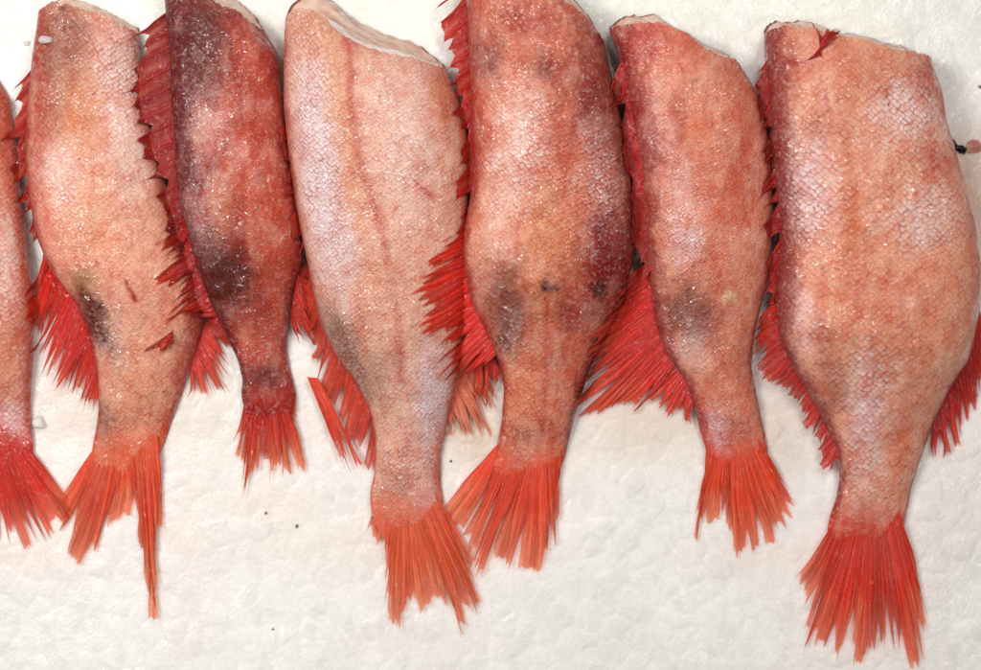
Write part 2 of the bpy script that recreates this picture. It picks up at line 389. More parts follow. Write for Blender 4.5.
class Fish:
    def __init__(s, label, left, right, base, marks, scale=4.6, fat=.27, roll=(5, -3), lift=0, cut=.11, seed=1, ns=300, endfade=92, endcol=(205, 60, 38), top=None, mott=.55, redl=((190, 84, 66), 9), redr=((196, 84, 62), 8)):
        s.endcol = endcol; s.seed = seed; s.left = left; s.right = right
        s.root = bpy.data.objects.new('headless_fish', None); C.objects.link(s.root)
        s.root['label'] = label; s.root['category'] = 'fish'; s.root['group'] = 'headless red fish laid in a row on ice'
        s.under = HF.copy()
        t = np.linspace(0, 1, ns)
        yl = left[0][1] + (left[-1][1] - left[0][1]) * t; yr = right[0][1] + (right[-1][1] - right[0][1]) * t
        xl = interp_edge(left, yl, 5); xr = interp_edge(right, yr, 5)
        width = np.hypot(xr - xl, yr - yl)
        wsm = smooth1(width, 25)
        length = .5 * ((yl[-1] - yl[0]) + (yr[-1] - yr[0]))
        down = t * length
        tail = np.clip((length - down) / endfade, 0, 1)
        h = fat * wsm * (1 - .30 * np.clip((down / length - .55) / .45, 0, 1)) * smooth1(tail ** 1.5 * (2.1 - 1.1 * tail ** 1.2), 8) + .25
        h = h * (1 - .10 * np.exp(-down / 14))
        hb = h * .62
        zm = np.maximum(hb - 6, 2.0) + lift * np.clip(1.0 - down / length, 0, 1)
        zl = zm + roll[0] * tail; zr = zm + roll[1] * tail
        pinch = (1 - np.clip((length - down) / (endfade * .6), 0, 1)) ** 1.5 * .20
        xl, xr = xl + (xr - xl) * pinch, xr - (xr - xl) * pinch
        s.t, s.yl, s.yr, s.xl, s.xr, s.zl, s.zr, s.h = t, yl, yr, xl, xr, zl, zr, h
        nt_, nb_ = 150, 46
        th = np.concatenate([np.linspace(math.pi, 0, nt_, endpoint=False), np.linspace(0, -math.pi, nb_, endpoint=False)])
        m = len(th)
        u = .5 + .5 * np.sign(np.cos(th)) * np.abs(np.cos(th)) ** .92
        sh = np.where(np.sin(th) >= 0, np.abs(np.sin(th)) ** .86, -np.abs(np.sin(th)) ** .7)
        U = np.broadcast_to(u, (ns, m))
        X = xl[:, None] + (xr - xl)[:, None] * U; Y = yl[:, None] + (yr - yl)[:, None] * U
        zmid = zl[:, None] + (zr - zl)[:, None] * U
        hh = np.where(sh[None] >= 0, h[:, None], hb[:, None])
        Z = zmid + hh * sh[None]
        # slanting cut at the head end
        fal = np.clip(1 - down / 90, 0, 1) ** 1.4
        ztop = zmid + h[:, None] * np.abs(np.sin(th))[None] ** .86
        if top is not None:
            tp = np.array(top, float); yt = np.interp(X[0], tp[:, 0], tp[:, 1])
            Y = Y + (yt - Y[0])[None] * fal[:, None]
        Y = Y - cut * (ztop - Z) * fal[:, None]
        jag = (fbm(np.cos(th) * 3 + seed, np.sin(th) * 3, seed + 40, 4) - .5) * 7 + (fbm(np.cos(th) * 22 + seed, np.sin(th) * 22, seed + 44, 3) - .5) * 4
        Y = Y + jag[None] * (np.clip(1 - down / 16, 0, 1)[:, None])
        wx, wy = W(X, Y, zmid)
        wy = wy + (W(X, Y, Z)[1] - wy) * fal[:, None]
        top_ = np.clip(sh, 0, 1)[None]
        Z = Z + top_ * (7 * (fbm(wx / 42, wy / 42, seed + 50, 3) - .5) + 2.2 * (fbm(wx / 11, wy / 11, seed + 53, 3) - .5)) * np.clip(tail * 1.2 + .1, 0, 1)[:, None]
        px, py = S(wx, wy, Z)
        col, dark, silver_highlight, relief = paint_field(px, py, base, marks, seed, mott)
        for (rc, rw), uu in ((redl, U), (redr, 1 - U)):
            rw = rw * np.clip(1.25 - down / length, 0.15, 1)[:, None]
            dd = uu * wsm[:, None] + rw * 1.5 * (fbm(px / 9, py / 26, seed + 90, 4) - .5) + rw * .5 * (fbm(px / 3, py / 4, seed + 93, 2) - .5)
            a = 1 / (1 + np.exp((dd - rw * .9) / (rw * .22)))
            col = col + (lin(rc) - col) * (a * .9)[..., None]; silver_highlight = silver_highlight * (1 - .7 * a)
        # skin passes into the tail fin
        ragged = down[:, None] + 26 * (fbm(px / 9, py / 22, seed + 70) - .5)
        e = np.clip((ragged - (length - endfade * .80)) / (endfade * .58), 0, 1); e = e * e * (3 - 2 * e)
        col = col + (lin(endcol) - col) * e[..., None]; silver_highlight = silver_highlight * (1 - .8 * e); relief = relief * (1 - .85 * e); dark = dark * (1 - .7 * e)
        # arc-length lattice for the scales
        d3 = np.sqrt(np.diff(wx, axis=1) ** 2 + np.diff(Z, axis=1) ** 2 + np.diff(wy, axis=1) ** 2 * .1)
        arc = np.concatenate([np.zeros((ns, 1)), np.cumsum(d3, 1)], 1)
        arc = arc - arc[:, nt_ // 2][:, None]
        taper = (.72 + .28 * wsm / wsm.max())[:, None]
        smm = np.stack([arc / scale / taper, np.broadcast_to(down[:, None] / scale / .85, arc.shape), np.zeros_like(arc)], -1)
        # shared origin: the fish's base point
        mid = ns // 2
        s.loc = np.array([*(np.array(W((xl[mid] + xr[mid]) / 2, (yl[mid] + yr[mid]) / 2, 0)) * MM), 0.0])
        s.root.location = s.loc
        V = np.stack([wx, wy, Z], -1)
        s.body = mesh_obj('body', V.reshape(-1, 3), gridquads(ns, m, True), SKIN, s.root, col.reshape(-1, 3),
                          np.stack([dark, silver_highlight, relief], -1).reshape(-1, 3), smm.reshape(-1, 3), s.loc)
        s.V = V
        if left[0][1] > -400: s.cap(V[0], th)
        s.own = (wx, wy, Z)
    def cap(s, ring, th):
        cen = ring.mean(0); m = len(ring); rings = [1.0, .98, .95, .91, .86, .80, .74, .68, .62, .56, .5, .4, .25, .1]
        vs = []; cs = []
        for r in rings:
            p = cen + (ring - cen) * r
            dep = (1 - r) * 2.5 * (1 + .8 * (fbm(p[:, 0] / 12, p[:, 2] / 12, s.seed + 3) - .5))
            p = p + np.outer(dep, (0, -1, .15)) * .6 + np.outer(fbm(p[:, 0] / 7, p[:, 2] / 7, s.seed + 5) - .5, (0, 1, 0)) * 2.5 * (1 - r)
            vs.append(p)
            n = fbm(p[:, 0] / 9, p[:, 2] / 5, s.seed + 8)[:, None]
            up = (np.sin(th) > -.05)[:, None]
            wob = r + .05 * (fbm(p[:, 0] / 6, p[:, 0] * 0 + r, s.seed + 18) - .5)[:, None]
            flesh = lin((234, 204, 188)) + (lin((204, 154, 130)) - lin((234, 204, 188))) * np.clip((n - .4) * 3, 0, 1)
            c = np.where(up & (wob > .60), lin((244, 230, 226)), flesh)
            c = np.where((~up) & (r > .97), lin((120, 52, 42)), c)
            cs.append(c)
        vs.append(cen[None]); cs.append(lin((205, 160, 140))[None])
        V = np.concatenate(vs); n = len(rings)
        k = (n - 1) * m
        tris = np.stack([k + np.arange(m), k + (np.arange(m) + 1) % m, np.full(m, n * m)], -1)
        mesh_obj('cut_face', V, gridquads(n, m, True), FLESH, s.root, np.concatenate(cs), loc=s.loc, tris=tris)
    def settle(s):
        wx, wy, Z = s.own; stamp(wx.ravel(), wy.ravel(), Z.ravel())
    def fin(s, name, base, tip, nr, zb=None, zt=2.0, notch=.12, rag=.1, cols=((190, 28, 24), (222, 62, 38), (238, 118, 78)),
            seed=0, drape=True, bow=0.0, amp=.9, alpha=.58, spines=0, power=1.0, gap=1.6, flop=0.0, parent=None):
        root = parent or s.root; loc = s.loc
        if name == 'tail_fin': alpha = max(alpha, .8)
        if name == 'tail_fin': cols = (s.endcol,) + tuple(cols[1:])
        if not spines: nr = int(nr * 2.0)
        nu = max(40, nr * 10); nv = 46
        r = np.random.RandomState(seed + 100 + s.seed)
        u = np.linspace(0, 1, nu); v = np.linspace(0, 1, nv)
        def poly(pts):
            pts = np.array(pts, float)
            d = np.concatenate([[0], np.cumsum(np.hypot(*np.diff(pts[:, :2], axis=0).T))]); d /= d[-1]
            return np.stack([np.interp(u, d, pts[:, k]) for k in range(2)], -1)
        B, T = poly(base), poly(tip)
        if name == 'tail_fin': T = B + (T - B) * 1.075
        if name == 'tail_fin': B = B + (B.mean(0) - B) * np.array([.30, 0]) + np.array([0, 6])
        if 'dorsal' in name and zb is None: B[:, 0] += np.interp(B[:, 1], s.yl, np.clip(s.h * .3, 2, 10))
        ph = .5 + u * (nr - 1); cell = np.minimum(ph.astype(int), nr - 1); fr = np.abs(ph - cell - .5) * 2
        L = 1 - rag * (1.3 * r.rand(nr) ** 1.5 + .8 * np.repeat(r.rand(nr // 3 + 1), 3)[:nr] ** 2)
        L = L / np.percentile(L, 80)
        if not spines: L[0] = max(L[0], 1.0); L[-1] = max(L[-1], 1.0)
        Lp = np.concatenate([[L[0]], L, [L[-1]]])
        side = np.where(ph - cell < .5, Lp[cell], Lp[cell + 2])
        Lb = np.minimum(L[cell], side) * (1 - np.clip(notch * (.15 + 4.2 * vnoise(np.round(ph) * 3.7, u * 0, seed) ** 3) + .30 * (vnoise(np.round(ph) * 5.3, u * 0 + 9, seed) > .86), 0, .6))
        ln = L[cell] + (Lb - L[cell]) * fr ** (.42 if spines else .5)
        ln = ln * (1 - .09 * (fbm(ph * 4.0, ph * 0 + 3, seed + 41, 3) - .3))
        ln = ln * (1 - .035 * rag * 4 * (fbm(u * nr * 3, u * 0 + seed, seed + 2, 3) - .2) * 2)
        V = v[:, None] * ln[None]
        sway = bow * np.sin(V * math.pi)[..., None] * np.stack([-(T - B)[:, 1], (T - B)[:, 0]], -1)[None]
        P = B[None] + (T - B)[None] * (V ** power)[..., None] + sway
        jit = (vnoise(np.broadcast_to(u * nr * 1.0, V.shape), V * 2, seed + 5) - .5) * 8 * V + (fbm(np.broadcast_to(u * nr * .31, V.shape), V * 1.2, seed + 6) - .5) * 16 * V
        P = P + np.stack([jit, jit * .2], -1)
        if spines:
            P[..., 1] += V * ((r.rand(nr + 1) - .3) * 16)[np.minimum(np.round(ph).astype(int), nr)][None] * 0 + 9 * V * (vnoise(ph * .9, ph * 0, seed + 61) - .3)[None]
        if zb is None:
            zb = np.interp(B[:, 1], s.yl, s.zl + .40 * s.h)
        zz = zb + (zt - zb) * np.clip(V * 1.15, 0, 1) ** .8
        ridge = np.cos(2 * math.pi * (ph - .5))
        zz = zz + amp * (.25 + V) * ridge[None] * .6 + 9.0 * V * (fbm(np.broadcast_to(u * 6, V.shape), V * 1.6, seed + 9) - .5) + flop * np.sin(V * 3.1)
        wx, wy = W(P[..., 0], P[..., 1], zz)
        if drape:
            hh = sample(s.under_b if hasattr(s, 'under_b') else s.under, wx, wy) + gap + amp * .4 * (1 + ridge[None])
            zz = np.where(V > .02, np.maximum(zz, hh), zz)
        # colours
        c0, c1, c2 = (lin(c) for c in cols)
        if name == 'tail_fin': c2 = c2 + (lin((252, 180, 140)) - c2) * .55
        vv = np.clip(V + .22 * (fbm(np.broadcast_to(u * nr * .9, V.shape), V * 3, seed + 4) - .5), 0, 1)[..., None]
        col = np.where(vv < .5, c0 + (c1 - c0) * vv * 2, c1 + (c2 - c1) * np.clip((vv - .5) * 2.6, 0, 1))
        raytone = (1.0 + .38 * r.rand(nr))[cell][None, :, None]
        col = col * raytone * (1 - .24 * np.clip(ridge, 0, 1) ** 3)[None, :, None]
        paler = np.clip(-ridge, 0, 1) ** 2
        pk = np.clip(.25 + 1.3 * (fbm(np.broadcast_to(ph * .5, V.shape), V * 2, seed + 23) - .35), 0, 1)
        col = col + (lin((250, 164, 122)) - col) * (paler[None] * .95 * V * pk)[..., None]
        col = np.clip(col, 0, 1) ** 1.14
        al = np.clip(alpha * (.25 + .75 * paler)[None] * np.clip(V * 1.5 - .15, 0, 1), 0, .9)
        rel = v[:, None] * np.ones_like(V)
        tipf = np.clip((rel - .62 - .5 * (fbm(np.broadcast_to(ph * 1.3, V.shape), V * 4, seed + 14) - .5)) / .4, 0, 1)
        if not spines: al = np.clip(al + (.72 if alpha >= .4 else .5) * tipf ** 1.5, 0, .9)
        fx = np.stack([al, np.clip(V, 0, 1), V * 0], -1)
        smm = np.stack([np.broadcast_to(ph, V.shape), V * 3, V * 0], -1)
        n = nu * nv
        top = np.stack([wx, wy, zz], -1).reshape(-1, 3); bot = top - np.array([0, 0, .7])
        q = gridquads(nv, nu); edge = []
        i = np.arange(nu - 1); k = (nv - 1) * nu
        edge.append(np.stack([k + i, k + i + 1, k + i + 1 + n, k + i + n], -1))
        j = np.arange(nv - 1)
        edge.append(np.stack([j * nu, (j + 1) * nu, (j + 1) * nu + n, j * nu + n], -1))
        edge.append(np.stack([j * nu + nu - 1, j * nu + nu - 1 + n, (j + 1) * nu + nu - 1 + n, (j + 1) * nu + nu - 1], -1))
        Q = np.concatenate([q[:, ::-1], q + n] + edge)
        two = lambda a: np.concatenate([a.reshape(n, -1)] * 2)
        o = mesh_obj(name, np.concatenate([top, bot]), Q, FIN, root, two(col), two(fx), two(smm), loc)
        if spines:
            for kx in np.linspace(0, nr - 1, spines).astype(int):
                iu = int(np.argmin(np.abs(ph - kx - .5)))
                path = np.stack([wx[:, iu], wy[:, iu], zz[:, iu] + .5], -1)
                d = path[-1] - path[-6]; path = np.concatenate([path, path[-1:] + d[None] * .55])
                tube('spine', path, np.linspace(1.25, .22, len(path)), SPINE, o, loc, 7)
        return o

def tube(name, path, rad, mat, parent, loc, k=8):
    n = len(path); a = np.arange(k) / k * 2 * math.pi
    t = np.gradient(path, axis=0); t /= np.linalg.norm(t, axis=1)[:, None] + 1e-9
    sx = np.cross(t, (0, 0, 1.0)); sx /= np.linalg.norm(sx, axis=1)[:, None] + 1e-9
    sy = np.cross(sx, t)
    V = path[:, None] + rad[:, None, None] * (np.cos(a)[None, :, None] * sx[:, None] + np.sin(a)[None, :, None] * sy[:, None])
    return mesh_obj(name, V.reshape(-1, 3), gridquads(n, k, True), mat, parent, loc=loc)

RED = ((176, 20, 22), (212, 40, 30), (230, 84, 56))
MAROON = ((112, 14, 22), (146, 20, 26), (176, 36, 32))
ORANGE = ((206, 48, 30), (232, 84, 48), (244, 146, 100))
BRIGHT = ((204, 36, 24), (226, 66, 36), (240, 120, 74))

# ---- fish A: cut by the left border
A = Fish('pale pink headless fish cut off by the left edge, flank and red tail showing',
    [(-70, 60), (-86, 150), (-92, 230), (-80, 300), (-58, 360), (-40, 410), (-42, 440), (-50, 470)],
    [(-4, 78), (10, 100), (17, 150), (21, 200), (29, 260), (34, 300), (33, 350), (30, 400), (32, 428), (42, 456), (46, 474)],
    (222, 150, 122),
    [('b', 8, 250, 14, 60, 0, (236, 196, 180), .8), ('b', 22, 320, 14, 40, 0, (206, 104, 74), .7), ('b', 10, 425, 24, 26, 0, (226, 190, 188), .9), ('b', 2, 120, 14, 50, 0, (200, 90, 70), .7),
     ('b', 30, 400, 8, 60, 0, (196, 60, 40), .8), ('s', 10, 270, 18, 60, 0, .5), ('s', 12, 430, 26, 26, 0, .7)], endcol=(196, 40, 30), seed=11, roll=(5, -2))
A.under_b = blur(A.under, 2)
A.fin('tail_fin', [(-46, 426), (0, 432), (34, 432)], [(-56, 530), (-20, 552), (8, 549), (30, 545), (52, 546), (76, 522), (60, 490)], 13, zb=5, zt=2, notch=.10, rag=.12, cols=((178, 20, 20), (220, 54, 34), (238, 120, 84)), seed=1)
A.fin('soft_dorsal_fin', [(-86, 250), (-60, 350)], [(-120, 330), (-85, 400)], 9, zt=3, notch=.3, rag=.2, cols=RED, seed=2)
A.settle()

# ---- fish B: tan, brown shoulder, long tail lobe
B = Fish('tan headless fish with brown shoulder and one long pointed tail lobe, second from left',
    [(39, 12), (33, 58), (28, 110), (26, 150), (29, 190), (37, 235), (52, 272), (76, 302), (90, 335), (98, 375), (99, 410), (95, 434), (84, 462), (80, 486)],
    [(139, 32), (142, 70), (148, 110), (157, 150), (168, 190), (182, 240), (200, 290), (205, 316), (197, 350), (180, 400), (167, 436), (163, 462), (163, 486)],
    (230, 170, 146),
    [('b', 56, 52, 34, 62, 0, (146, 82, 62), .95), ('b', 80, 120, 30, 50, 0, (222, 156, 108), .8), ('b', 125, 60, 28, 42, -15, (238, 200, 188), .8), ('b', 128, 140, 26, 60, -8, (240, 208, 192), .8),
     ('b', 50, 115, 16, 36, 0, (176, 100, 74), .7), ('b', 62, 170, 20, 30, 0, (238, 208, 198), .6), ('b', 45, 232, 12, 44, -14, (236, 156, 140), .8), ('b', 40, 120, 9, 90, 0, (186, 74, 58), .6),
     ('b', 95, 220, 40, 50, 0, (228, 172, 130), .5), ('b', 88, 318, 8, 34, -22, (120, 52, 42), .9), ('b', 97, 316, 10, 40, -22, (112, 52, 40), .9), ('d', 96, 318, 12, 38, -22, .75), ('b', 84, 285, 16, 20, 0, (190, 140, 100), .7),
     ('b', 110, 330, 14, 22, 0, (214, 178, 158), .6), ('b', 140, 380, 26, 60, 8, (228, 158, 122), .6), ('b', 172, 400, 7, 70, 14, (200, 84, 56), .9), ('b', 195, 330, 10, 36, 0, (180, 60, 44), .8),
     ('b', 104, 430, 14, 22, 0, (168, 122, 98), .8), ('d', 103, 424, 8, 18, 0, .35), ('b', 128, 470, 12, 8, 0, (176, 96, 100), .9), ('b', 145, 470, 16, 14, 0, (238, 180, 168), .7),
     ('l', [(126, 281), (136, 300)], 2.2, (176, 36, 30), .9), ('b', 97, 262, 3, 3, 0, (170, 40, 30), .8), ('b', 62, 9, 4, 4, 0, (90, 30, 24), .8),
     ('s', 125, 70, 32, 42, 0, .8), ('s', 65, 180, 25, 40, 0, .5), ('r', 115, 60, 40, 45, 0, .6), ('s', 130, 150, 24, 60, 0, .4), ('s', 110, 340, 16, 24, 0, .5)],
    top=[(37,22),(42,10),(52,5),(62,3),(90,8),(115,18),(139,32)],
    endcol=(222, 104, 70), redl=((172, 56, 46), 10), mott=.4, seed=23, roll=(6, -7), scale=4.2)
B.under_b = blur(B.under, 2)
B.fin('spiny_dorsal_fin', [(44, 46), (36, 100), (32, 150), (36, 200), (46, 250)], [(6, 92), (6, 132), (12, 184), (22, 232), (40, 284)], 13, zt=14, notch=.22, rag=.25, cols=((150, 30, 30), (176, 40, 36), (196, 60, 48)), seed=3, spines=13)
B.fin('soft_dorsal_fin', [(38, 222), (56, 276), (80, 306), (98, 352)], [(32, 300), (34, 380), (50, 398), (62, 404), (76, 398), (88, 416), (94, 414)], 15, zt=3, notch=.22, rag=.22, cols=((190, 28, 28), (220, 44, 32), (234, 90, 60)), seed=4)
B.fin('anal_fin', [(196, 300), (206, 320), (192, 362)], [(262, 330), (240, 384), (224, 402), (206, 408), (188, 402)], 9, zb=6, zt=3, notch=.5, rag=.25, cols=((186, 36, 30), (214, 66, 44), (232, 120, 90)), seed=5, alpha=.45)
B.fin('tail_fin', [(97, 424), (130, 430), (168, 430)], [(55, 508), (62, 532), (76, 562), (94, 560), (104, 536), (114, 524), (134, 512), (142, 540), (155, 618), (160, 560), (163, 500)], 15, zb=8, zt=2, notch=.06, rag=.06, cols=ORANGE, seed=6)
B.settle()

# ---- fish C: dark maroon
Cc = Fish('dark maroon headless fish with a blackish back and short wet red tail, third from left',
    [(164, -14), (167, 20), (171, 55), (172, 101), (176, 152), (178, 193), (187, 228), (197, 269), (211, 304), (225, 333), (237, 358), (243, 380), (240, 400), (239, 424)],
    [(262, 34), (279, 60), (286, 110), (292, 162), (298, 198), (304, 243), (303, 264), (294, 290), (289, 321), (287, 353), (293, 380), (298, 402), (300, 424)],
    (196, 92, 72),
    [('b', 180, 120, 24, 190, -5, (96, 16, 28), .95), ('b', 210, 270, 20, 60, -20, (100, 26, 34), .8), ('b', 200, 40, 30, 60, 0, (92, 30, 30), .9), ('d', 205, 40, 26, 50, 0, .4), ('b', 205, 130, 18, 34, 0, (206, 138, 120), .75), ('b', 214, 80, 14, 22, 0, (130, 60, 50), .7),
     ('b', 190, 218, 13, 32, -8, (218, 150, 146), .85), ('b', 222, 205, 16, 40, 0, (196, 132, 100), .7), ('b', 226, 275, 30, 34, -18, (84, 28, 26), .9), ('d', 228, 278, 30, 34, -18, .85), ('b', 186, 250, 12, 40, -16, (110, 26, 36), .8),
     ('b', 215, 165, 9, 9, 0, (150, 46, 36), .7), ('l', [(234, 60), (240, 100), (243, 120)], 4, (168, 36, 30), .9), ('l', [(246, 110), (250, 200), (253, 260), (252, 330)], 2.5, (222, 130, 96), .6), ('l', [(238, 200), (243, 260)], 6, (160, 44, 34), .7),
     ('b', 270, 130, 16, 110, 0, (202, 96, 74), .7), ('b', 292, 200, 8, 70, -6, (176, 56, 44), .8), ('b', 262, 20, 14, 34, -20, (196, 100, 86), .7), ('b', 275, 230, 18, 50, 0, (200, 90, 60), .7),
     ('b', 258, 310, 16, 24, 0, (150, 44, 36), .7), ('b', 244, 335, 8, 22, -18, (206, 130, 106), .7), ('b', 262, 378, 22, 14, 0, (120, 40, 42), .8), ('d', 262, 370, 18, 14, 0, .35), ('d', 246, 272, 10, 26, 0, .3),
     ('s', 190, 230, 20, 50, 0, .5), ('s', 205, 120, 22, 40, 0, .35)],
    top=[(160,-16),(200,-8),(235,8),(262,28),(282,50)],
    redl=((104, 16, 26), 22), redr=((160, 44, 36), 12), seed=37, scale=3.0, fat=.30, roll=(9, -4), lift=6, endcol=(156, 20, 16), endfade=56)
Cc.under_b = blur(Cc.under, 3)
Cc.fin('spiny_dorsal_fin', [(176, 0), (177, 40), (178, 90), (182, 140), (186, 180), (196, 226)], [(135, 34), (131, 72), (130, 112), (137, 156), (150, 192), (168, 252)], 13, zt=20, notch=.26, rag=.2, cols=((122, 20, 30), (150, 28, 34), (172, 44, 44)), seed=7, spines=13)
Cc.fin('soft_dorsal_fin', [(182, 205), (196, 256), (208, 292), (222, 320)], [(162, 250), (151, 288), (162, 300), (156, 328), (186, 316), (196, 322)], 10, zt=14, notch=.40, rag=.30, cols=((150, 24, 28), (190, 34, 28), (220, 70, 44)), seed=8)
Cc.fin('anal_fin', [(299, 255), (296, 280), (290, 318)], [(326, 300), (330, 330), (320, 348), (306, 352), (297, 345)], 8, zb=16, zt=6, notch=.35, rag=.2, cols=((170, 34, 28), (196, 44, 32), (214, 72, 50)), seed=9)
Cc.fin('tail_fin', [(243, 372), (265, 374), (291, 370)], [(237, 440), (238, 502), (246, 484), (256, 474), (266, 482), (276, 474), (287, 484), (298, 470), (308, 466), (301, 430), (300, 405)], 15, zb=7, zt=2, notch=.10, rag=.16, cols=((150, 14, 14), (214, 50, 28), (244, 140, 76)), seed=10)
Cc.settle()

# ---- fish D: pale
D = Fish('palest headless fish with lavender sheen, thin red side line and white cut end',
    [(285, 22), (284, 60), (284, 105), (289, 155), (296, 205), (304, 245), (312, 286), (319, 322), (336, 356), (356, 384), (369, 408), (375, 436), (375, 470), (369, 496), (366, 520), (370, 545)],
    [(446, 70), (458, 100), (467, 130), (470, 170), (468, 215), (470, 270), (464, 320), (460, 366), (453, 400), (446, 430), (441, 455), (441, 482), (445, 508), (452, 530), (456, 548)],
    (230, 182, 160),
    [('b', 318, 160, 20, 130, -6, (226, 208, 212), .9), ('b', 318, 28, 32, 26, 0, (212, 150, 116), .85), ('b', 345, 140, 12, 120, -8, (222, 160, 118), .75), ('b', 400, 130, 34, 80, 0, (236, 200, 184), .7),  # first blob paints the left flank's lavender highlight into the skin
     ('b', 442, 100, 14, 40, 0, (218, 136, 92), .8), ('b', 432, 196, 12, 6, 30, (206, 70, 44), .7), ('b', 445, 110, 6, 8, 0, (200, 80, 40), .6), ('b', 290, 200, 7, 170, -6, (196, 100, 84), .7),
     ('l', [(345, 34), (352, 70), (350, 110), (362, 170), (378, 220), (388, 262), (398, 320), (402, 380)], 4.5, (194, 82, 62), .65), ('b', 352, 40, 6, 12, 0, (196, 56, 38), .6),
     ('b', 340, 345, 18, 42, -26, (150, 108, 84), .8), ('d', 340, 345, 15, 40, -26, .3), ('b', 372, 380, 20, 32, -20, (176, 136, 112), .7), ('d', 362, 385, 10, 26, -20, .22),
     ('b', 432, 400, 18, 55, 4, (218, 190, 196), .85), ('b', 390, 300, 26, 40, 0, (228, 176, 150), .5), ('b', 400, 460, 26, 40, 0, (216, 136, 106), .6), ('b', 390, 490, 18, 26, 0, (196, 140, 112), .6),
     ('b', 425, 508, 24, 16, 0, (226, 176, 172), .8), ('b', 432, 520, 8, 4, 10, (90, 20, 26), .9), ('b', 440, 470, 6, 40, 0, (206, 74, 50), .8), ('b', 358, 300, 10, 60, -10, (220, 150, 120), .5), ('b', 340, 250, 14, 50, -8, (226, 206, 208), .7),
     ('l', [(415, 180), (430, 196)], 1.6, (190, 60, 40), .7), ('s', 318, 150, 22, 120, -5, .75), ('r', 318, 150, 24, 120, -5, .5), ('s', 405, 150, 36, 90, 0, .5), ('r', 350, 350, 40, 60, 0, .4), ('s', 430, 400, 22, 60, 0, .7), ('s', 350, 370, 16, 40, -20, .4), ('s', 395, 470, 30, 40, 0, .4)],
    top=[(283,30),(287,16),(298,8),(314,8),(328,16),(346,34),(377,48),(412,57),(446,70)],
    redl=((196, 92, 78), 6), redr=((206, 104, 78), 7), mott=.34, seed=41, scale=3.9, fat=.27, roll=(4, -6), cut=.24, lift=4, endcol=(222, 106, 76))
D.under_b = blur(D.under, 2)
D.fin('spiny_dorsal_fin', [(292, 100), (294, 160), (303, 230)], [(279, 130), (284, 190), (296, 258)], 8, zt=24, notch=.3, rag=.1, cols=((170, 50, 46), (190, 60, 52), (204, 84, 70)), seed=12, spines=5)
D.fin('soft_dorsal_fin', [(308, 262), (322, 320), (352, 370), (378, 404)], [(298, 300), (312, 372), (330, 412), (352, 446), (366, 474), (372, 480)], 12, zt=4, notch=.16, rag=.14, cols=((186, 50, 40), (212, 70, 46), (232, 112, 80)), seed=13)
D.fin('torn_fin_rays', [(307, 377), (318, 378)], [(346, 474), (356, 478), (368, 470)], 3, zb=8, zt=6, notch=.12, rag=.15, cols=((214, 78, 50), (222, 70, 44), (232, 100, 66)), seed=14)
D.fin('anal_fin', [(462, 330), (458, 372), (448, 412)], [(506, 400), (498, 446), (474, 442), (458, 440), (448, 436)], 9, zb=6, zt=3, notch=.3, rag=.25, cols=((206, 110, 84), (222, 140, 112), (232, 176, 150)), seed=15, alpha=.6)
D.fin('tail_fin', [(375, 476), (405, 482), (441, 478)], [(364, 530), (378, 542), (386, 580), (388, 622), (394, 632), (404, 630), (416, 624), (428, 606), (440, 598), (452, 612), (464, 634), (476, 622), (486, 634), (480, 590), (470, 556)], 16, zb=8, zt=2, notch=.10, rag=.10, cols=((212, 70, 46), (236, 104, 64), (246, 168, 130)), seed=16)
D.settle()

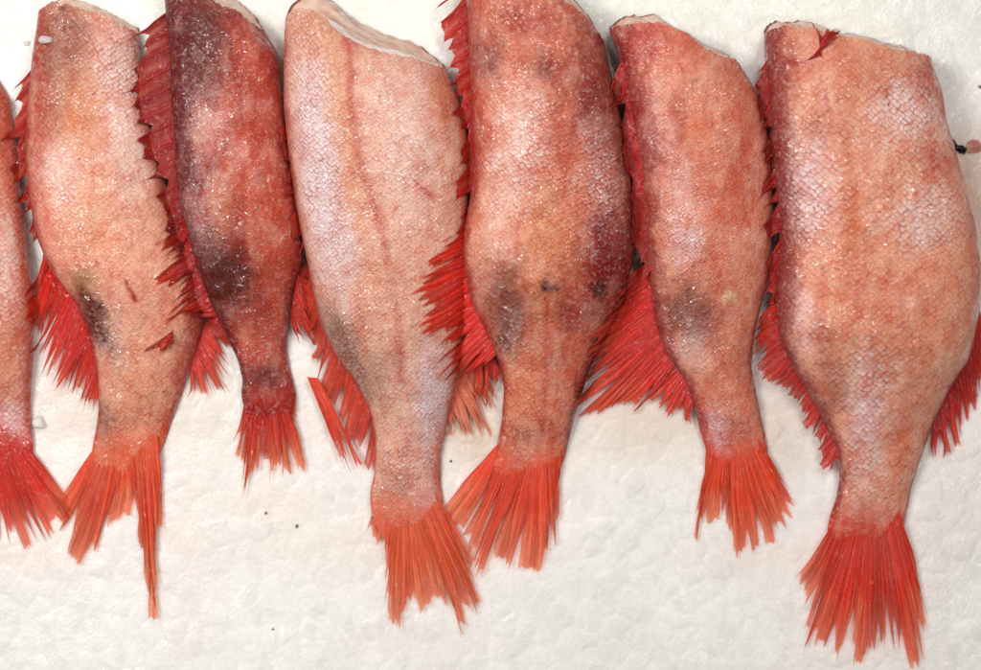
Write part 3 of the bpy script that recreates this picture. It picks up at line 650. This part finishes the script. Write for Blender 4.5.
# ---- fish E: broad, bloody right flank
E = Fish('broad red brown headless fish with dark blood spot and crimson side, middle of row',
    [(462, -44), (466, 0), (469, 50), (470, 100), (472, 147), (471, 193), (464, 230), (462, 262), (470, 300), (484, 331), (499, 362), (504, 388), (501, 424), (495, 452), (484, 474), (480, 496)],
    [(604, 44), (617, 101), (626, 152), (632, 193), (635, 228), (633, 262), (622, 302), (604, 336), (589, 372), (576, 412), (568, 443), (565, 470), (563, 496)],
    (220, 140, 112),
    [('b', 484, 60, 20, 26, 0, (134, 64, 56), .85), ('b', 546, 66, 18, 16, 0, (120, 46, 42), .85), ('b', 520, 20, 40, 20, 0, (176, 76, 60), .7), ('b', 530, 70, 10, 18, 0, (206, 150, 124), .6), ('b', 592, 100, 22, 80, -10, (142, 30, 30), .9),
     ('b', 516, 140, 22, 50, 10, (236, 204, 188), .85), ('b', 498, 215, 18, 46, 0, (240, 204, 184), .8), ('b', 476, 255, 10, 40, 0, (236, 190, 168), .8), ('b', 545, 235, 24, 60, 0, (222, 164, 120), .7), ('b', 560, 110, 12, 90, -4, (196, 92, 62), .6),
     ('b', 600, 180, 16, 50, -10, (206, 120, 100), .5), ('b', 608, 270, 28, 56, 8, (160, 28, 24), .92), ('b', 572, 300, 30, 26, 0, (170, 60, 36), .7), ('b', 575, 250, 12, 24, 0, (210, 120, 70), .7), ('b', 547, 284, 8, 7, 0, (70, 4, 4), 1.0), ('b', 598, 288, 9, 9, 20, (84, 12, 12), .9), ('b', 504, 247, 2.5, 2.5, 0, (96, 30, 24), .8),
     ('b', 506, 305, 22, 46, -10, (140, 72, 52), .8), ('d', 506, 305, 18, 44, -12, .5), ('d', 508, 345, 14, 16, 0, .35), ('b', 540, 310, 10, 20, 0, (200, 150, 96), .6), ('l', [(545, 300), (548, 350), (546, 400), (540, 440)], 4.0, (190, 56, 40), .6),
     ('b', 522, 400, 16, 40, 0, (222, 140, 98), .7), ('b', 572, 370, 14, 50, 10, (210, 96, 62), .7), ('b', 520, 440, 22, 14, 0, (150, 90, 70), .6), ('b', 518, 462, 26, 16, -20, (234, 178, 150), .8), ('b', 480, 130, 10, 50, 0, (196, 80, 58), .6), ('b', 602, 40, 8, 30, -30, (176, 66, 60), .6),
     ('b', 602, 262, 26, 52, 8, (138, 16, 14), .95), ('b', 572, 318, 20, 14, 0, (150, 40, 28), .7), ('b', 598, 288, 9, 8, 20, (64, 8, 8), .9), ('s', 520, 150, 26, 56, 10, .7), ('s', 604, 180, 20, 44, -10, .7), ('r', 600, 190, 26, 60, 0, .7), ('r', 545, 170, 30, 50, 0, .4), ('s', 512, 335, 16, 26, 0, .6), ('s', 518, 470, 20, 16, 0, .5)],
    top=[(455, -44), (530, -24), (567, 2), (586, 18), (606, 44)],
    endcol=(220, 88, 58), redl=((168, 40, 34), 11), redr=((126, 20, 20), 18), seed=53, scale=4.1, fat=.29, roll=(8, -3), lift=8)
E.under_b = blur(E.under, 3)
E.fin('spiny_dorsal_fin', [(476, -30), (476, 40), (477, 100), (480, 160), (474, 220)], [(440, 4), (445, 70), (450, 136), (452, 196), (456, 262)], 16, zt=24, notch=.26, rag=.22, cols=((160, 24, 26), (186, 34, 30), (206, 58, 42)), seed=17, spines=14)
E.fin('soft_dorsal_fin', [(474, 216), (472, 264), (480, 300), (502, 344)], [(446, 246), (404, 292), (412, 320), (426, 348), (434, 374), (442, 396), (462, 380)], 15, zt=18, notch=.30, rag=.25, cols=((196, 32, 28), (222, 44, 32), (232, 90, 60)), seed=18)
E.fin('rear_dorsal_rays', [(476, 322), (500, 370)], [(468, 392), (482, 416), (494, 402)], 5, zb=14, zt=5, notch=.4, rag=.3, cols=((190, 40, 32), (210, 60, 44), (226, 110, 84)), seed=21, alpha=.4)
E.fin('tail_fin', [(503, 420), (530, 430), (571, 430)], [(443, 510), (452, 524), (464, 540), (476, 548), (479, 580), (486, 560), (496, 546), (502, 556), (510, 566), (524, 568), (546, 568), (554, 530), (562, 480)], 18, zb=10, zt=3, notch=.07, rag=.06, cols=((204, 44, 28), (234, 78, 46), (242, 128, 88)), seed=19)
E.settle()

# ---- fish F: narrow salmon
F = Fish('narrow salmon headless fish with a brown blotch above its slim tail, second from right',
    [(609, 32), (618, 56), (626, 101), (636, 152), (642, 203), (642, 238), (647, 274), (653, 320), (662, 350), (686, 382), (698, 422), (703, 448), (700, 470), (698, 486)],
    [(744, 74), (760, 101), (770, 152), (773, 213), (769, 274), (755, 330), (751, 367), (759, 407), (766, 438), (774, 462), (780, 486)],
    (230, 156, 130),
    [('b', 640, 45, 28, 24, 0, (190, 64, 58), .85), ('b', 626, 140, 12, 100, -6, (170, 40, 40), .85), ('b', 654, 140, 12, 40, 0, (226, 160, 150), .7), ('b', 690, 40, 22, 16, 0, (206, 84, 60), .7), ('b', 700, 110, 18, 70, 0, (222, 140, 104), .7), ('b', 680, 120, 10, 30, 0, (176, 72, 58), .6),
     ('b', 662, 262, 16, 40, 0, (236, 178, 148), .8), ('b', 686, 240, 18, 16, 0, (226, 192, 192), .8), ('b', 682, 180, 14, 24, 0, (224, 180, 176), .6), ('b', 738, 150, 16, 110, 0, (206, 100, 72), .7), ('b', 720, 230, 14, 40, 0, (210, 96, 62), .6),
     ('b', 688, 312, 32, 34, 0, (140, 62, 42), .85), ('d', 690, 312, 26, 30, 10, .35), ('b', 730, 298, 9, 9, 0, (236, 202, 168), .9), ('b', 690, 350, 14, 20, 0, (226, 190, 180), .6), ('b', 700, 262, 12, 3, -25, (170, 44, 30), .6), ('b', 697, 85, 2.5, 2.5, 0, (90, 14, 16), .9), ('b', 714, 68, 2, 2, 0, (90, 14, 16), .8),
     ('b', 728, 380, 20, 50, 0, (222, 142, 114), .7), ('b', 718, 440, 14, 26, -20, (218, 176, 180), .85), ('b', 736, 432, 10, 14, 0, (190, 120, 104), .5), ('b', 698, 420, 5, 40, -10, (214, 84, 56), .7),
     ('s', 655, 130, 14, 40, 0, .5), ('s', 686, 225, 20, 40, 0, .7), ('s', 690, 340, 20, 26, 0, .5), ('s', 720, 440, 16, 26, 0, .8), ('r', 690, 250, 30, 60, 0, .3)],
    top=[(606,40),(610,29),(626,23),(656,22),(682,34),(707,52),(732,61),(746,74)],
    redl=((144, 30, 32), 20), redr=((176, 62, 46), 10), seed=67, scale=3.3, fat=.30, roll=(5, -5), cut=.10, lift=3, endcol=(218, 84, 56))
F.under_b = blur(F.under, 3)
F.fin('spiny_dorsal_fin', [(614, 60), (632, 130), (644, 200), (650, 262)], [(606, 90), (617, 160), (632, 226), (638, 286)], 10, zt=34, notch=.22, rag=.1, cols=((150, 26, 30), (170, 32, 34), (190, 50, 44)), seed=22, spines=6)
F.fin('soft_dorsal_fin', [(648, 256), (652, 292), (664, 340), (694, 392)], [(616, 286), (588, 338), (567, 410), (584, 420), (604, 414), (620, 408), (630, 420), (646, 404), (662, 422), (676, 410), (688, 428)], 24, zt=4, notch=.12, rag=.10, cols=((186, 28, 30), (216, 46, 36), (236, 110, 80)), seed=24, alpha=.35)
F.fin('tail_fin', [(700, 428), (730, 432), (764, 426)], [(697, 500), (695, 542), (706, 522), (720, 514), (732, 546), (738, 558), (748, 556), (762, 544), (772, 536), (784, 526), (798, 516), (788, 486)], 16, zb=9, zt=2, notch=.09, rag=.10, cols=((206, 44, 28), (234, 84, 48), (244, 140, 96)), seed=25)
F.settle()

# ---- fish G: the largest, on the right
G = Fish('largest headless fish, salmon with white scaly patches and big frayed tail, rightmost',
    [(764, 32), (766, 70), (769, 101), (772, 152), (778, 203), (780, 243), (777, 284), (776, 320), (782, 350), (802, 384), (822, 421), (835, 447), (840, 477), (836, 500), (826, 522), (816, 548), (812, 566)],
    [(930, 68), (941, 96), (945, 122), (953, 147), (963, 183), (974, 228), (979, 264), (979, 306), (968, 358), (950, 386), (932, 424), (921, 457), (911, 487), (906, 518), (910, 545), (913, 566)],
    (235, 172, 142),
    [('b', 764, 180, 13, 150, -2, (136, 26, 36), .9), ('b', 800, 60, 30, 30, 0, (206, 130, 106), .6), ('b', 806, 190, 26, 46, 0, (236, 206, 206), .85), ('b', 815, 130, 18, 20, 0, (186, 108, 86), .6), ('b', 905, 112, 32, 30, 20, (238, 196, 188), .8), ('b', 925, 215, 28, 28, 20, (238, 202, 192), .75),  # whitish blob on the left flank is a highlight painted in
     ('b', 850, 200, 10, 160, -2, (212, 126, 84), .8), ('b', 938, 164, 18, 16, -30, (198, 66, 46), .8), ('b', 880, 70, 40, 18, 12, (216, 128, 98), .7), ('b', 930, 80, 14, 24, 0, (200, 92, 66), .7), ('b', 880, 165, 22, 30, 0, (236, 180, 158), .6), ('b', 792, 66, 15, 4.5, 6, (176, 20, 26), 1.0), ('b', 778, 60, 14, 26, 0, (176, 70, 58), .7), ('b', 826, 96, 4, 8, 0, (190, 60, 44), .6),
     ('b', 800, 315, 16, 34, -14, (238, 190, 178), .85), ('b', 825, 340, 12, 16, 0, (180, 82, 50), .7), ('b', 836, 385, 18, 26, -16, (176, 98, 70), .7), ('d', 836, 400, 10, 20, -16, .2), ('b', 868, 420, 18, 60, 4, (228, 188, 190), .75), ('b', 890, 320, 50, 60, 0, (216, 128, 92), .6), ('b', 910, 300, 30, 8, -30, (234, 178, 160), .6), ('b', 903, 322, 3, 2.5, 0, (180, 26, 24), .9),
     ('b', 905, 430, 12, 60, 10, (214, 110, 76), .6), ('b', 850, 480, 20, 40, 0, (220, 160, 140), .5), ('b', 868, 524, 26, 14, 0, (228, 170, 160), .7), ('b', 780, 250, 12, 30, 0, (180, 50, 48), .6), ('b', 972, 260, 10, 60, 0, (206, 110, 84), .5),
     ('s', 806, 190, 30, 56, 0, .8), ('s', 905, 112, 36, 34, 20, .95), ('r', 905, 112, 40, 40, 20, .75), ('s', 925, 218, 32, 32, 0, .8), ('r', 925, 215, 36, 36, 0, .6), ('r', 810, 190, 30, 50, 0, .5), ('s', 868, 430, 22, 70, 0, .6), ('s', 800, 320, 16, 34, -14, .5), ('s', 870, 370, 30, 30, 0, .4)],
    top=[(760,42),(766,30),(777,25),(802,27),(843,38),(883,47),(919,54),(930, 60), (938, 78)],
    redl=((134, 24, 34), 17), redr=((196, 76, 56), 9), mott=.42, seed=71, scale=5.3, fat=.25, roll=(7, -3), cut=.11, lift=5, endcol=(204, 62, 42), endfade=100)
G.under_b = blur(G.under, 3)
G.fin('spiny_dorsal_fin', [(770, 40), (774, 110), (780, 180), (784, 240), (782, 290)], [(746, 84), (750, 150), (756, 216), (762, 270), (760, 326)], 17, zt=26, notch=.24, rag=.22, cols=((130, 20, 30), (156, 28, 36), (180, 46, 48)), seed=26, spines=15)
G.fin('soft_dorsal_fin', [(782, 280), (782, 326), (790, 354), (828, 420), (838, 450)], [(758, 306), (748, 352), (752, 384), (782, 388), (792, 414), (804, 440), (812, 432), (822, 476), (830, 470)], 20, zt=12, notch=.20, rag=.16, cols=((160, 28, 38), (206, 44, 42), (228, 84, 58)), seed=27)
G.fin('anal_fin', [(978, 300), (966, 356), (932, 420)], [(990, 372), (978, 400), (966, 436), (956, 458), (944, 462), (932, 466)], 9, zb=10, zt=3, notch=.32, rag=.14, cols=((170, 22, 30), (204, 36, 34), (232, 96, 66)), seed=28)
G.fin('tail_fin', [(839, 490), (870, 500), (908, 494)], [(795, 572), (803, 590), (808, 606), (804, 656), (816, 652), (824, 658), (834, 664), (844, 650), (852, 640), (862, 668), (872, 660), (882, 648), (894, 668), (912, 676), (926, 668), (928, 630), (920, 575)], 19, zb=11, zt=3, notch=.10, rag=.10, cols=((186, 24, 20), (224, 56, 36), (240, 120, 80)), seed=29)
G.under_b = np.maximum(blur(HF, 0), HF)
G.settle()
G.under_b = HF
G.fin('skin_tatter', [(816, 62), (800, 66)], [(814, 20), (828, 22), (844, 34)], 6, zb=40, zt=52, notch=.4, rag=.3, cols=((186, 34, 32), (196, 44, 38), (200, 64, 52)), seed=30, gap=1.2)

# ---------------------------------------------------------------- loose things
def tag(o, label, cat, group=None):
    o['label'] = label; o['category'] = cat
    if group: o['group'] = group
    return o

def base_loc(px, py):
    x, y = W(px, py, 0); z = float(sample(HF, np.array([x]), np.array([y]))[0])
    x, y = W(px, py, z); z = float(sample(HF, np.array([x]), np.array([y]))[0])
    return np.array([x, y, z])

def lump(name, px, py, r, mat, seed, sink=.35, sub=3, flat=.7, stretch=1.0, rot=0):
    import bmesh
    p = base_loc(px, py)
    bm = bmesh.new(); bmesh.ops.create_icosphere(bm, subdivisions=sub, radius=1)
    rr = random.Random(seed)
    planes = [(np.array([rr.gauss(0, 1), rr.gauss(0, 1), rr.gauss(0, 1)]), rr.uniform(.55, .9)) for _ in range(11)]
    for v in bm.verts:
        c = np.array(v.co)
        for n, d in planes:
            n = n / np.linalg.norm(n); k = c @ n
            if k > d: c = c - n * (k - d) * .9
        a = math.radians(rot); x = c[0] * stretch; y = c[1]
        v.co = ((x * math.cos(a) - y * math.sin(a)) * r * MM, (x * math.sin(a) + y * math.cos(a)) * r * MM, c[2] * r * flat * MM)
    me = bpy.data.meshes.new(name); bm.to_mesh(me); bm.free(); me.materials.append(mat)
    o = bpy.data.objects.new(name, me); C.objects.link(o)
    o.location = (p[0] * MM, p[1] * MM, (p[2] + r * flat * (1 - 2 * sink)) * MM)
    return o

tag(lump('ice_bit', 48, 41, 6, CRYSTAL, 1, stretch=1.25), 'larger white ice bit on the brown shoulder of the second fish', 'ice bit', 'ice bits on the fish')
tag(lump('ice_bit', 27, 43, 3.2, CRYSTAL, 2), 'tiny white ice bit at the spiny fin of the second fish', 'ice bit', 'ice bits on the fish')
tag(lump('ice_chunk', 40, 423, 8, CRYSTAL, 3, flat=.6), 'rounded ice chunk against the stalk of the leftmost fish', 'ice chunk')
for (x, y, r, sd, lb) in [(266, 513, 1.6, 4, 'dark crumb on the bare ice, the nearest to the maroon fish tail'), (297, 526, 2.0, 5, 'olive dark crumb on the ice, right of the maroon fish tail'),
                          (273, 629, 1.4, 6, 'small dark crumb low on the bare ice, under the maroon fish'), (451, 461, 1.6, 7, 'dark crumb on ice between the palest fish and the middle fish'), (980, 87, 2.0, 8, 'dark crumb on ice at the right edge, above the black scrap')]:
    tag(lump('crumb', x, y, r, CRUMB, sd, sub=2), lb, 'crumb', 'dark crumbs on the ice')

def scrap_strip(name, pts, wid, mat, label, cat):
    pts = np.array(pts, float); n = 40
    d = np.concatenate([[0], np.cumsum(np.hypot(*np.diff(pts, axis=0).T))]); d /= d[-1]
    t = np.linspace(0, 1, n)
    x = smooth1(np.interp(t, d, pts[:, 0]), 3); y = smooth1(np.interp(t, d, pts[:, 1]), 3)
    wx, wy = W(x, y, 3); z = sample(HF, wx, wy) + 1.2
    w = np.interp(t, np.linspace(0, 1, len(wid)), wid) * (.75 + .5 * fbm(t * 14, t * 0, 77))
    loc = np.array([wx[n // 2], wy[n // 2], z[n // 2]]) * MM
    o = tube(name, np.stack([wx, wy, z], -1), w, mat, None, loc, 10); o.location = loc
    return tag(o, label, cat)
scrap_strip('black_scrap', [(946, 137), (953, 141), (957, 147), (962, 149), (967, 151)], [1.2, 3.0, 2.4, 4.2, 3.4], BLACK, 'curled black scrap of membrane on ice beside the largest fish', 'fish scrap')
tag(lump('pink_scrap', 973, 147, 8, PINK, 12, flat=.16, stretch=1.3), 'small pink flesh scrap on ice touching the black scrap at the right edge', 'fish scrap')

class Loose: pass
fs = Loose(); fs.seed = 5
fs.root = bpy.data.objects.new('fin_scrap', None)
p = base_loc(158, 345); fs.loc = p * MM
def fin_scrap():
    before = set(bpy.data.objects)
    fs.under_b = HF; fs.under = HF; fs.yl = np.array([0., 1.]); fs.zl = fs.h = np.zeros(2)
    bpy.data.objects.remove(fs.root); fs.root = None
    o = Fish.fin(fs, 'fin_scrap', [(172, 331), (174, 338)], [(141, 355), (158, 354), (172, 344)], 4, zb=p[2] + 2, zt=p[2] + 1, notch=.35, rag=.2, cols=((176, 40, 34), (200, 48, 36), (210, 60, 42)), seed=31, gap=.9)
    o.location = fs.loc
    tag(o, 'torn scrap of red fin lying on the tan fish above its tail', 'fin scrap')
fin_scrap()

# ---------------------------------------------------------------- camera and lamps
cam = bpy.data.cameras.new('camera'); co = bpy.data.objects.new('camera', cam); C.objects.link(co)
co.location = (0, 0, CAMH * MM); cam.sensor_width = 36; cam.lens = 36 * CAMH / 981.0; cam.clip_end = 50; cam.clip_start = .05
scene.camera = co

def lamp(name, loc, size, watts, col=(1, .97, .93), sy=None):
    l = bpy.data.lights.new(name, 'AREA'); l.size = size; l.energy = watts; l.color = col
    if sy: l.shape = 'RECTANGLE'; l.size_y = sy
    o = bpy.data.objects.new(name, l); C.objects.link(o); o.location = loc
    from mathutils import Vector
    o.rotation_euler = (Vector((0, 0.02, 0)) - Vector(loc)).to_track_quat('-Z', 'Y').to_euler()
    return o
lamp('ceiling_lamp', (-1.05, .42, 1.55), .30, 22, (1, .985, .955), .6)
lamp('ceiling_lamp', (.45, 1.15, 1.75), .30, 9, (1, .985, .955), .3)
for x, y, z, e in [(-.80, .10, 1.6, 3.0), (-.55, .75, 1.6, 3.0), (.15, .95, 1.7, 2.6), (.70, .55, 1.7, 3.2), (.85, -.35, 1.75, 3.2), (-.3, -1.0, 1.8, 2.2), (-1.0, -.3, 1.6, 2.6), (.35, .6, 1.7, 2.4)]:  # small unseen lamps added only to raise glints on wet surfaces
    lamp('added_glint_spot', (x, y, z), .045, e, (1, .985, .955))

w = bpy.data.worlds.new('World'); scene.world = w; w.use_nodes = True
bg = w.node_tree.nodes['Background']; bg.inputs[0].default_value = (1, .99, .98, 1); bg.inputs[1].default_value = .11

scene.view_settings.view_transform = 'Standard'; scene.view_settings.look = 'None'
scene.view_settings.exposure = -.2; scene.view_settings.gamma = 1
scene.cycles.max_bounces = 8; scene.cycles.transparent_max_bounces = 8
